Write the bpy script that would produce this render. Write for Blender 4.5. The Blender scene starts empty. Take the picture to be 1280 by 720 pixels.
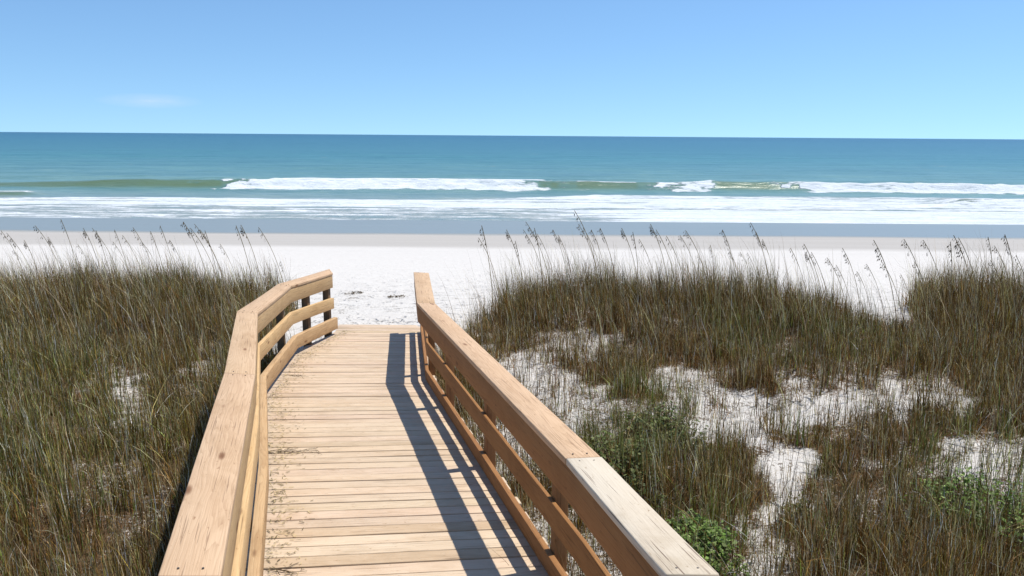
import bpy, math
import numpy as np
from mathutils import Vector, Matrix

rng = np.random.default_rng(11)
S = bpy.context.scene
C = S.collection

# ------------------------------------------------------------------ camera
ZC = 5.5                       # eye height above the sea
F = 950.0                      # focal length for a 1280 px wide frame
PITCH = math.radians(11.34)
ROLL = math.radians(0.42)
fw = np.array([0, math.cos(PITCH), -math.sin(PITCH)])
r0 = np.array([1.0, 0, 0])
u0 = np.array([0, math.sin(PITCH), math.cos(PITCH)])
RT = math.cos(ROLL) * r0 + math.sin(ROLL) * u0
UP = -math.sin(ROLL) * r0 + math.cos(ROLL) * u0
cam = bpy.data.objects.new('camera', bpy.data.cameras.new('camera'))
C.objects.link(cam)
cam.data.sensor_width = 36.0
cam.data.lens = 36.0 * F / 1280.0
cam.data.clip_start = 0.05
cam.data.clip_end = 90000.0
cam.matrix_world = Matrix(((RT[0], UP[0], -fw[0], 0), (RT[1], UP[1], -fw[1], 0), (RT[2], UP[2], -fw[2], ZC), (0, 0, 0, 1)))
S.camera = cam
S.render.resolution_x, S.render.resolution_y = 1024, 576

def ray(px, py):
    return fw * F + RT * (px - 640.0) + UP * (360.0 - py)

SL = math.tan(math.radians(3.25))      # the boardwalk runs gently downhill towards the sea
HCAP, HDECK = 1.37, 2.29
def zplane(H, y): return ZC - H - SL * y
def on_plane(px, py, H):
    d = ray(px, py)
    t = -H / (d[2] + SL * d[1])
    return np.array([d[0] * t, d[1] * t])
def on_level(px, py, z):
    d = ray(px, py); t = (z - ZC) / d[2]
    return np.array([d[0] * t, d[1] * t])
def project(P):
    P = np.asarray(P, float) - np.array([0, 0, ZC])
    dz = P @ fw
    return 640 + F * (P @ RT) / dz, 360 - F * (P @ UP) / dz

# ------------------------------------------------------------------ noise (numpy)
def vnoise(x, y, seed=0):
    x = np.asarray(x, float); y = np.asarray(y, float)
    xi = np.floor(x).astype(np.int64); yi = np.floor(y).astype(np.int64)
    xf = x - xi; yf = y - yi
    def h(a, b):
        n = (a * 374761393 + b * 668265263 + seed * 1442695041) & 0x7fffffff
        n = ((n ^ (n >> 13)) * 1274126177) & 0x7fffffff
        return ((n ^ (n >> 16)) & 0xffff) / 65535.0
    u = xf * xf * (3 - 2 * xf); v = yf * yf * (3 - 2 * yf)
    return (h(xi, yi) * (1 - u) + h(xi + 1, yi) * u) * (1 - v) + (h(xi, yi + 1) * (1 - u) + h(xi + 1, yi + 1) * u) * v
def fbm(x, y, o=4, seed=0):
    s = 0; a = 0.5; t = 0
    for i in range(o):
        s = s + a * vnoise(np.asarray(x) * 2 ** i + 17.3 * i, np.asarray(y) * 2 ** i + 9.1 * i, seed + i); t += a; a *= 0.5
    return s / t
def sstep(a, b, x):
    t = np.clip((np.asarray(x, float) - a) / (b - a), 0, 1)
    return t * t * (3 - 2 * t)

# ------------------------------------------------------------------ materials
def newmat(name):
    m = bpy.data.materials.new(name); m.use_nodes = True
    nt = m.node_tree; nt.nodes.clear()
    return m, nt
class NT:
    def __init__(s, nt): s.nt = nt
    def n(s, typ, **kw):
        nd = s.nt.nodes.new(typ)
        for k, v in kw.items():
            if k.startswith('i_'):
                nd.inputs[k[2:].replace('_', ' ')].default_value = v
            else: setattr(nd, k, v)
        return nd
    def l(s, a, b): s.nt.links.new(a, b)
    def math(s, op, a, b=None, c=None, clamp=False):
        nd = s.nt.nodes.new('ShaderNodeMath'); nd.operation = op; nd.use_clamp = clamp
        for i, v in enumerate((a, b, c)):
            if v is None: continue
            if isinstance(v, (int, float)): nd.inputs[i].default_value = v
            else: s.l(v, nd.inputs[i])
        return nd.outputs[0]
    def mix(s, f, a, b, mode='MIX'):
        nd = s.nt.nodes.new('ShaderNodeMix'); nd.data_type = 'RGBA'; nd.blend_type = mode
        for sock, v in ((nd.inputs[0], f), (nd.inputs[6], a), (nd.inputs[7], b)):
            if isinstance(v, (int, float)): sock.default_value = v
            elif isinstance(v, tuple): sock.default_value = (*v, 1)
            else: s.l(v, sock)
        return nd.outputs[2]
    def ramp(s, f, *pts, interp='LINEAR'):
        nd = s.nt.nodes.new('ShaderNodeValToRGB'); nd.color_ramp.interpolation = interp
        el = nd.color_ramp.elements
        while len(el) < len(pts): el.new(0.5)
        for e, (p, c) in zip(el, pts):
            e.position = p; e.color = (*c, 1) if isinstance(c, tuple) else (c, c, c, 1)
        s.l(f, nd.inputs[0]); return nd.outputs[0]
    def noise(s, vec, scale, detail=4, rough=0.55, dist=0.0, out=0):
        nd = s.n('ShaderNodeTexNoise'); nd.inputs['Scale'].default_value = scale
        nd.inputs['Detail'].default_value = detail; nd.inputs['Roughness'].default_value = rough
        nd.inputs['Distortion'].default_value = dist
        s.l(vec, nd.inputs['Vector']); return nd.outputs[out]
    def mapping(s, vec, scale=(1, 1, 1), loc=(0, 0, 0)):
        nd = s.n('ShaderNodeMapping'); nd.inputs['Scale'].default_value = scale; nd.inputs['Location'].default_value = loc
        s.l(vec, nd.inputs['Vector']); return nd.outputs[0]

def wood_material(name, streak_dark=(0.55, 0.45, 0.38), grain=0.35, knots=True, checks=0.0):
    m, nt = newmat(name); k = NT(nt)
    uv = k.n('ShaderNodeUVMap', uv_map='UVMap').outputs[0]
    col = k.n('ShaderNodeAttribute', attribute_name='Col').outputs['Color']
    # growth rings seen along the board: a coordinate across the board, bent slowly along it
    v1 = k.mapping(uv, (0.7, 7.0, 1))
    warp = k.noise(v1, 1.0, 3, 0.5)
    sep = k.n('ShaderNodeSeparateXYZ'); k.l(uv, sep.inputs[0])
    ringc = k.math('ADD', k.math('MULTIPLY', sep.outputs[1], 55.0), k.math('MULTIPLY', warp, 14.0))
    ring = k.math('FRACT', ringc)
    ring = k.math('POWER', ring, 2.2)
    fine = k.noise(k.mapping(uv, (3.0, 150.0, 1)), 1.0, 5, 0.6)
    broad = k.noise(k.mapping(uv, (1.2, 5.0, 1)), 1.0, 4, 0.6)
    f = k.math('ADD', k.math('MULTIPLY', ring, grain), k.math('MULTIPLY', k.math('SUBTRACT', fine, 0.42), 0.9), clamp=True)
    dark = k.mix(1.0, col, streak_dark, 'MULTIPLY')
    c = k.mix(f, col, dark)
    c = k.mix(k.math('MULTIPLY', k.math('SUBTRACT', broad, 0.40), 1.2, clamp=True), c, k.mix(1.0, c, (0.80, 0.72, 0.64), 'MULTIPLY'))
    if knots:
        vo = k.n('ShaderNodeTexVoronoi'); vo.inputs['Scale'].default_value = 1.0
        k.l(k.mapping(uv, (1.7, 5.5, 1)), vo.inputs['Vector'])
        kd = k.ramp(vo.outputs['Distance'], (0.0, 1.0), (0.06, 0.75), (0.12, 0.0))
        c = k.mix(kd, c, k.mix(1.0, c, (0.34, 0.22, 0.15), 'MULTIPLY'))
    # weather stains and grey patches of their own shape
    sn = k.noise(k.mapping(uv, (1.6, 3.2, 1), (7, 5, 0)), 1.0, 6, 0.7, 0.6)
    c = k.mix(k.math('MULTIPLY', k.math('SUBTRACT', sn, 0.48), 3.2, clamp=True), c, k.mix(1.0, c, (0.74, 0.69, 0.62), 'MULTIPLY'))
    sp = k.noise(k.mapping(uv, (14, 40, 1)), 1.0, 3, 0.7)
    c = k.mix(k.math('MULTIPLY', k.math('SUBTRACT', sp, 0.63), 9.0, clamp=True), c, k.mix(1.0, c, (0.55, 0.46, 0.38), 'MULTIPLY'))
    # drying cracks
    cr = k.noise(k.mapping(uv, (2.2, 95.0, 1), (3, 1, 0)), 1.0, 2, 0.5)
    crm = k.math('MULTIPLY', k.ramp(cr, (0.0, 0.0), (0.63, 0.0), (0.67, 1.0)), 0.5 + checks)
    c = k.mix(crm, c, k.mix(1.0, c, (0.30, 0.24, 0.22), 'MULTIPLY'))
    bs = k.n('ShaderNodeBsdfPrincipled'); k.l(c, bs.inputs['Base Color'])
    bs.inputs['Roughness'].default_value = 0.72
    bs.inputs['Specular IOR Level'].default_value = 0.25
    bp = k.n('ShaderNodeBump'); bp.inputs['Strength'].default_value = 0.5; bp.inputs['Distance'].default_value = 0.004
    k.l(k.math('SUBTRACT', k.math('ADD', fine, k.math('MULTIPLY', ring, 0.4)), crm), bp.inputs['Height'])
    k.l(bp.outputs[0], bs.inputs['Normal'])
    o = k.n('ShaderNodeOutputMaterial'); k.l(bs.outputs[0], o.inputs[0])
    return m
M_wood = wood_material('pine_board')
M_deck = wood_material('deck_board', (0.72, 0.64, 0.56), 0.35, False, 0.0)
M_weather = wood_material('weathered_board', (0.80, 0.77, 0.72), 0.25, False, 0.35)

def plain(name, col, rough=0.7, metallic=0.0):
    m, nt = newmat(name); k = NT(nt)
    tc = k.n('ShaderNodeTexCoord').outputs['Object']
    nz = k.noise(tc, 40, 4)
    c = k.mix(nz, tuple(v * 0.7 for v in col), tuple(min(1, v * 1.25) for v in col))
    bs = k.n('ShaderNodeBsdfPrincipled'); k.l(c, bs.inputs['Base Color'])
    bs.inputs['Roughness'].default_value = rough; bs.inputs['Metallic'].default_value = metallic
    o = k.n('ShaderNodeOutputMaterial'); k.l(bs.outputs[0], o.inputs[0]); return m
M_steel = plain('zinc_screw', (0.10, 0.09, 0.08), 0.5, 0.6)

def leaf_material(name, trans=0.25):
    m, nt = newmat(name); k = NT(nt)
    col = k.n('ShaderNodeAttribute', attribute_name='Col').outputs['Color']
    d = k.n('ShaderNodeBsdfDiffuse'); k.l(col, d.inputs[0])
    t = k.n('ShaderNodeBsdfTranslucent'); k.l(k.mix(1.0, col, (1.0, 1.0, 0.75), 'MULTIPLY'), t.inputs[0])
    g = k.n('ShaderNodeBsdfGlossy'); g.inputs['Roughness'].default_value = 0.45; g.inputs[0].default_value = (0.9, 0.9, 0.85, 1)
    mx = k.n('ShaderNodeMixShader'); mx.inputs[0].default_value = trans
    k.l(d.outputs[0], mx.inputs[1]); k.l(t.outputs[0], mx.inputs[2])
    m2 = k.n('ShaderNodeMixShader'); m2.inputs[0].default_value = 0.012
    k.l(mx.outputs[0], m2.inputs[1]); k.l(g.outputs[0], m2.inputs[2])
    o = k.n('ShaderNodeOutputMaterial'); k.l(m2.outputs[0], o.inputs[0]); return m
M_grass = leaf_material('grass_blade')
M_leaf = leaf_material('shrub_leaf', 0.3)

def sand_material():
    m, nt = newmat('beach_sand'); k = NT(nt)
    geo = k.n('ShaderNodeNewGeometry').outputs['Position']
    sep = k.n('ShaderNodeSeparateXYZ'); k.l(geo, sep.inputs[0])
    lit = k.n('ShaderNodeAttribute', attribute_name='Litter').outputs['Fac']
    edge = k.noise(k.mapping(geo, (0.045, 0.10, 0)), 1.0, 3)
    Y = k.math('ADD', sep.outputs[1], k.math('MULTIPLY', k.math('SUBTRACT', edge, 0.5), 2.6))
    wet = k.math('MULTIPLY', k.math('SUBTRACT', Y, 39.4), 1 / 1.3, clamp=True)
    damp = k.math('MULTIPLY', k.math('SUBTRACT', Y, 31.4), 1 / 1.6, clamp=True)
    n1 = k.noise(geo, 5.0, 6, 0.6); n2 = k.noise(geo, 60.0, 3, 0.6)
    grainc = k.noise(geo, 400.0, 2, 0.5)
    dry = k.mix(n1, (0.53, 0.50, 0.46), (0.68, 0.65, 0.605))
    dry = k.mix(k.math('MULTIPLY', grainc, 0.35), dry, (0.36, 0.33, 0.29))
    # faint long tide streaks on the flat beach
    st = k.noise(k.mapping(geo, (0.03, 1.4, 0)), 1.0, 3)
    flat = k.math('MULTIPLY', k.math('SUBTRACT', Y, 20.0), 0.1, clamp=True)
    dry = k.mix(k.math('MULTIPLY', k.math('MULTIPLY', st, flat), 0.35), dry, (0.44, 0.42, 0.40))
    dampc = k.mix(st, (0.36, 0.335, 0.305), (0.43, 0.405, 0.37))
    wetc = k.mix(st, (0.19, 0.205, 0.185), (0.24, 0.25, 0.225))
    # fallen grass and roots between the tufts, darkened to stand in for shade there
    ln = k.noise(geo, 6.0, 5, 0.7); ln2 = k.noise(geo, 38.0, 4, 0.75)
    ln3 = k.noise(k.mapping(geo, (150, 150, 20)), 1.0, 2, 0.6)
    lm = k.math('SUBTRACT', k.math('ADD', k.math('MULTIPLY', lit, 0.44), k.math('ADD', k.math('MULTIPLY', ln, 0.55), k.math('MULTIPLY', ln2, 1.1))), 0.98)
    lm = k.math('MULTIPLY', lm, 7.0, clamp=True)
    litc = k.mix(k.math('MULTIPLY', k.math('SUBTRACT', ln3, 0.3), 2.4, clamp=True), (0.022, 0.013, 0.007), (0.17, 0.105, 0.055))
    # bits of dry wrack on the open sand
    wr = k.noise(geo, 3.2, 2, 0.4); wr2 = k.noise(geo, 24.0, 2, 0.6)
    wm = k.math('MULTIPLY', k.math('SUBTRACT', k.math('MULTIPLY', wr, wr2), 0.345), 30.0, clamp=True)
    near = k.math('SUBTRACT', 1.0, k.math('MULTIPLY', k.math('SUBTRACT', Y, 17.0), 0.3, clamp=True))
    dry = k.mix(k.math('MULTIPLY', k.math('MULTIPLY', wm, near), 0.7), dry, (0.10, 0.075, 0.05))
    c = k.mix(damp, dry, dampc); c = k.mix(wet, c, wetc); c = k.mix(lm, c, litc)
    bs = k.n('ShaderNodeBsdfPrincipled'); k.l(c, bs.inputs['Base Color'])
    k.l(k.math('SUBTRACT', 0.9, k.math('MULTIPLY', wet, 0.60)), bs.inputs['Roughness'])
    k.l(k.math('ADD', 0.1, k.math('MULTIPLY', wet, 0.35)), bs.inputs['Specular IOR Level'])
    foot = k.noise(geo, 3.3, 3, 0.5)
    h = k.math('ADD', k.math('MULTIPLY', foot, 0.09), k.math('MULTIPLY', n2, 0.012))
    h = k.math('ADD', h, k.math('MULTIPLY', k.noise(geo, 14.0, 3, 0.6), 0.03))
    fw_ = k.n('ShaderNodeVectorMath', operation='ADD'); k.l(geo, fw_.inputs[0]); k.l(k.noise(geo, 4.0, 2, 0.5, 0.0, 1), fw_.inputs[1])
    vf = k.n('ShaderNodeTexVoronoi'); vf.inputs['Scale'].default_value = 2.6; k.l(fw_.outputs[0], vf.inputs['Vector'])
    pit = k.ramp(vf.outputs['Distance'], (0.08, 0.0), (0.40, 1.0), interp='EASE')
    h = k.math('ADD', h, k.math('MULTIPLY', pit, 0.075))
    bp = k.n('ShaderNodeBump'); bp.inputs['Distance'].default_value = 1.0
    fade = k.math('SUBTRACT', 1.0, k.math('MULTIPLY', k.math('SUBTRACT', Y, 17.0), 1 / 12.0, clamp=True))
    k.l(k.math('ADD', 0.02, k.math('MULTIPLY', fade, 0.75)), bp.inputs['Strength'])
    k.l(h, bp.inputs['Height']); k.l(bp.outputs[0], bs.inputs['Normal'])
    o = k.n('ShaderNodeOutputMaterial'); k.l(bs.outputs[0], o.inputs[0]); return m

def sea_material():
    m, nt = newmat('sea_water'); k = NT(nt)
    geo = k.n('ShaderNodeNewGeometry').outputs['Position']
    sep = k.n('ShaderNodeSeparateXYZ'); k.l(geo, sep.inputs[0])
    X, Y = sep.outputs[0], sep.outputs[1]
    foam = k.n('ShaderNodeAttribute', attribute_name='Foam').outputs['Fac']
    grn = k.n('ShaderNodeAttribute', attribute_name='Green').outputs['Fac']
    far = k.math('DIVIDE', 95.0, k.math('MAXIMUM', Y, 95.0))        # 1 at the surf, 0 at the horizon
    # water colour: blue offshore, green over the bar
    c = k.ramp(far, (0.0, (0.004, 0.070, 0.125)), (0.12, (0.014, 0.100, 0.145)), (0.5, (0.036, 0.145, 0.165)), (1.0, (0.095, 0.200, 0.195)))
    sw = k.noise(k.mapping(geo, (0.012, 0.075, 0)), 1.0, 4, 0.6)
    sw2 = k.noise(k.mapping(geo, (0.05, 0.35, 0)), 1.0, 4, 0.65)
    c = k.mix(k.math('MULTIPLY', k.math('SUBTRACT', sw, 0.35), 1.6, clamp=True), c, k.mix(1.0, c, (1.35, 1.25, 1.12), 'MULTIPLY'))
    c = k.mix(k.math('MULTIPLY', k.math('SUBTRACT', sw2, 0.45), 1.5, clamp=True), c, k.mix(1.0, c, (0.70, 0.80, 0.86), 'MULTIPLY'))
    shal = k.math('SUBTRACT', 1.0, k.math('MULTIPLY', k.math('SUBTRACT', Y, 62.0), 1 / 14.0, clamp=True))
    c = k.mix(k.math('MULTIPLY', shal, 0.85), c, (0.20, 0.255, 0.245))
    gl = k.noise(k.mapping(geo, (0.25, 2.2, 0)), 1.0, 5, 0.75)  # pale sparkle flecks painted into the water colour
    c = k.mix(k.math('MULTIPLY', k.math('SUBTRACT', gl, 0.47), 4.0, clamp=True), c, k.mix(1.0, c, (2.1, 1.6, 1.4), 'MULTIPLY'))
    ch = k.noise(k.mapping(geo, (0.07, 0.13, 0)), 1.0, 6, 0.75)
    c = k.mix(k.math('MULTIPLY', k.math('SUBTRACT', ch, 0.47), 4.0, clamp=True), c, k.mix(1.0, c, (0.66, 0.76, 0.82), 'MULTIPLY'))
    c = k.mix(k.math('MULTIPLY', k.math('SUBTRACT', 0.43, ch), 5.0, clamp=True), c, k.mix(1.0, c, (1.7, 1.35, 1.2), 'MULTIPLY'))
    c = k.mix(k.math('MULTIPLY', grn, k.math('ADD', 0.35, k.math('MULTIPLY', sw2, 1.0)), clamp=True), c, (0.10, 0.15, 0.07))
    # foam: torn at the edges, streaked along the shore
    f1 = k.noise(k.mapping(geo, (0.22, 0.9, 0.4)), 1.0, 6, 0.68, 0.4)
    f2 = k.noise(k.mapping(geo, (1.4, 3.0, 1.0)), 1.0, 5, 0.7)
    fn = k.math('ADD', k.math('MULTIPLY', f1, 0.65), k.math('MULTIPLY', f2, 0.35))
    fm = k.math('MULTIPLY', k.math('SUBTRACT', k.math('ADD', k.math('MULTIPLY', foam, 1.0), k.math('MULTIPLY', fn, 1.5)), 1.28), 5.0, clamp=True)
    # small whitecaps scattered offshore
    wc = k.noise(k.mapping(geo, (0.10, 0.55, 0)), 1.0, 5, 0.7)
    wcm = k.math('MULTIPLY', k.math('SUBTRACT', wc, 0.67), 25.0, clamp=True)
    fm = k.math('MAXIMUM', fm, k.math('MULTIPLY', wcm, 0.6))
    foamc = k.mix(k.math('MULTIPLY', k.math('SUBTRACT', fn, 0.34), 3.2, clamp=True), (0.44, 0.50, 0.53), (0.74, 0.76, 0.77))
    col = k.mix(fm, c, foamc)
    bs = k.n('ShaderNodeBsdfPrincipled'); k.l(col, bs.inputs['Base Color'])
    k.l(k.math('ADD', 0.30, k.math('MULTIPLY', fm, 0.5)), bs.inputs['Roughness'])
    k.l(k.math('MULTIPLY', k.math('SUBTRACT', 1.0, fm), 0.30), bs.inputs['Specular IOR Level'])
    b1 = k.noise(k.mapping(geo, (0.35, 1.3, 0)), 1.0, 5, 0.65)
    b2 = k.noise(k.mapping(geo, (0.03, 0.16, 0)), 1.0, 4, 0.6)
    h = k.math('ADD', k.math('MULTIPLY', b1, 0.35), k.math('MULTIPLY', b2, 2.2))
    h = k.math('ADD', h, k.math('MULTIPLY', fm, k.math('MULTIPLY', fn, 1.5)))
    bp = k.n('ShaderNodeBump'); bp.inputs['Strength'].default_value = 0.55; bp.inputs['Distance'].default_value = 1.0
    k.l(h, bp.inputs['Height']); k.l(bp.outputs[0], bs.inputs['Normal'])
    o = k.n('ShaderNodeOutputMaterial'); k.l(bs.outputs[0], o.inputs[0]); return m

# ------------------------------------------------------------------ mesh helpers
def mesh_np(name, verts, quads, mat, cols=None, attrs=None, smooth=False, uvs=None):
    me = bpy.data.meshes.new(name)
    verts = np.asarray(verts, np.float32); quads = np.asarray(quads, np.int32)
    n = quads.shape[1]
    me.vertices.add(len(verts)); me.vertices.foreach_set('co', verts.ravel())
    me.loops.add(quads.size); me.loops.foreach_set('vertex_index', quads.ravel())
    me.polygons.add(len(quads)); me.polygons.foreach_set('loop_start', np.arange(0, quads.size, n, dtype=np.int32))
    if smooth: me.polygons.foreach_set('use_smooth', np.ones(len(quads), bool))
    if cols is not None:
        a = me.color_attributes.new('Col', 'FLOAT_COLOR', 'POINT')
        cc = np.ones((len(verts), 4), np.float32); cc[:, :3] = cols
        a.data.foreach_set('color', cc.ravel())
    if attrs:
        for kx, v in attrs.items():
            a = me.attributes.new(kx, 'FLOAT', 'POINT'); a.data.foreach_set('value', np.asarray(v, np.float32).ravel())
    if uvs is not None:
        u = me.uv_layers.new(name='UVMap'); u.data.foreach_set('uv', np.asarray(uvs, np.float32).ravel())
    me.materials.append(mat); me.update(calc_edges=True); me.validate()
    o = bpy.data.objects.new(name, me); C.objects.link(o); return o

def tag(o, label=None, cat=None, group=None, kind=None):
    if label: o['label'] = label
    if cat: o['category'] = cat
    if group: o['group'] = group
    if kind: o['kind'] = kind
    return o

class Boards:
    """collects wooden boards as swept boxes with board-aligned UVs and a colour per board"""
    def __init__(s): s.v = []; s.f = []; s.uv = []; s.c = []
    def sweep(s, secs, col, jitter=0.0):
        """secs: list of 4-corner cross-sections (inner top, outer top, outer bottom, inner bottom)"""
        base = len(s.v); L = 0; ls = []
        off = rng.uniform(0, 50, 2)
        for i, sc in enumerate(secs):
            if i: L += np.linalg.norm(np.mean(sc, 0) - np.mean(secs[i - 1], 0))
            ls.append(L)
            for p in sc: s.v.append(tuple(p)); s.c.append(col)
        w = [np.linalg.norm(np.array(secs[0][j]) - np.array(secs[0][(j + 1) % 4])) for j in range(4)]
        cum = np.concatenate([[0], np.cumsum(w)])
        for i in range(len(secs) - 1):
            for j in range(4):
                a = base + i * 4 + j; b = base + i * 4 + (j + 1) % 4
                s.f.append((a, b, b + 4, a + 4))
                s.uv += [(ls[i] + off[0], cum[j] + off[1]), (ls[i] + off[0], cum[j + 1] + off[1]),
                         (ls[i + 1] + off[0], cum[j + 1] + off[1]), (ls[i + 1] + off[0], cum[j] + off[1])]
        s.f.append((base + 3, base + 2, base + 1, base)); s.uv += [(off[0], off[1])] * 4
        e = base + (len(secs) - 1) * 4
        s.f.append((e, e + 1, e + 2, e + 3)); s.uv += [(off[0], off[1])] * 4
    def build(s, name, mat, parent=None, bevel=0.004):
        V = np.array(s.v); 
        o = mesh_np(name, V, s.f, mat, cols=np.array(s.c), uvs=s.uv)
        import bmesh
        bm = bmesh.new(); bm.from_mesh(o.data); bmesh.ops.recalc_face_normals(bm, faces=bm.faces); bm.to_mesh(o.data); bm.free()
        if bevel:
            md = o.modifiers.new('bevel', 'BEVEL'); md.width = bevel; md.segments = 2; md.limit_method = 'ANGLE'; md.angle_limit = math.radians(50)
        if parent: o.parent = parent
        return o

# ------------------------------------------------------------------ boardwalk plan, traced as rail edges on the sloping rail plane
Lin_px = [(275.5, 720), (319, 468), (322, 391), (364, 357), (416, 341)]
Lout_px = [(196.7, 720), (280, 466), (296, 389), (347, 355), (412, 336)]
Rin_px = [(833, 720), (707, 573), (521, 378), (517, 340)]
Rout_px = [(901, 720), (751.5, 571), (544, 379), (536, 341)]
Lin = [on_plane(*p, HCAP) for p in Lin_px]; Lout = [on_plane(*p, HCAP) for p in Lout_px]
Rin = [on_plane(*p, HCAP) for p in Rin_px]; Rout = [on_plane(*p, HCAP) for p in Rout_px]
def ext(pts, d):
    v = pts[0] - pts[1]; v = v / np.linalg.norm(v); return [pts[0] + v * d] + pts
Lin = ext(Lin, 2.2); Lout = ext(Lout, 2.2); Rin = ext(Rin, 2.2); Rout = ext(Rout, 2.2)

def offset_poly(P, d, side):
    """offset a plan polyline by d; side=-1 outward for the left railing, +1 for the right one"""
    out = []
    for i, p in enumerate(P):
        ns = []
        for a, b in ((i - 1, i), (i, i + 1)):
            if 0 <= a and b < len(P):
                t = P[b] - P[a]; t = t / np.linalg.norm(t); ns.append(np.array([t[1], -t[0]]) * side)
        n = sum(ns); n = n / np.linalg.norm(n); k = max(0.6, float(n @ ns[0]))
        out.append(p + n * d / k)
    return out
def dens(P, step=0.35, rnd=0):
    out = []
    for a, b in zip(P[:-1], P[1:]):
        n = max(1, int(np.linalg.norm(b - a) / step))
        for i in range(n): out.append(a + (b - a) * i / n)
    out.append(P[-1])
    for _ in range(rnd):
        q = list(out)
        for i in range(1, len(out) - 1): q[i] = (out[i - 1] + 2 * out[i] + out[i + 1]) / 4
        out = q
    return out

root = bpy.data.objects.new('boardwalk', None); C.objects.link(root)
root.location = (-0.6, 5.0, 2.4)
tag(root, 'narrow tan wooden boardwalk with slatted railings running down through dune grass to the beach', 'boardwalk')
bpy.context.view_layer.update()
def attach(o, parent):
    o.parent = parent; o.matrix_parent_inverse = Matrix.Identity(4)
# all mesh data below is written in world coordinates; shift it once into the root's frame
def shift(o):
    me = o.data; n = len(me.vertices); a = np.empty(n * 3, np.float32); me.vertices.foreach_get('co', a)
    a = a.reshape(-1, 3) - np.array(root.location, np.float32); me.vertices.foreach_set('co', a.ravel()); me.update()

def tint(c, s=0.06):
    k = 1 + rng.normal(0, s); return tuple(float(np.clip(v * k * (1 + rng.normal(0, s * 0.25)), 0, 1)) for v in c)

CAPC = (0.59, 0.41, 0.255); FACEC = (0.32, 0.155, 0.055); PALE = (0.61, 0.53, 0.41); LFACE = (0.60, 0.405, 0.21)

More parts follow.
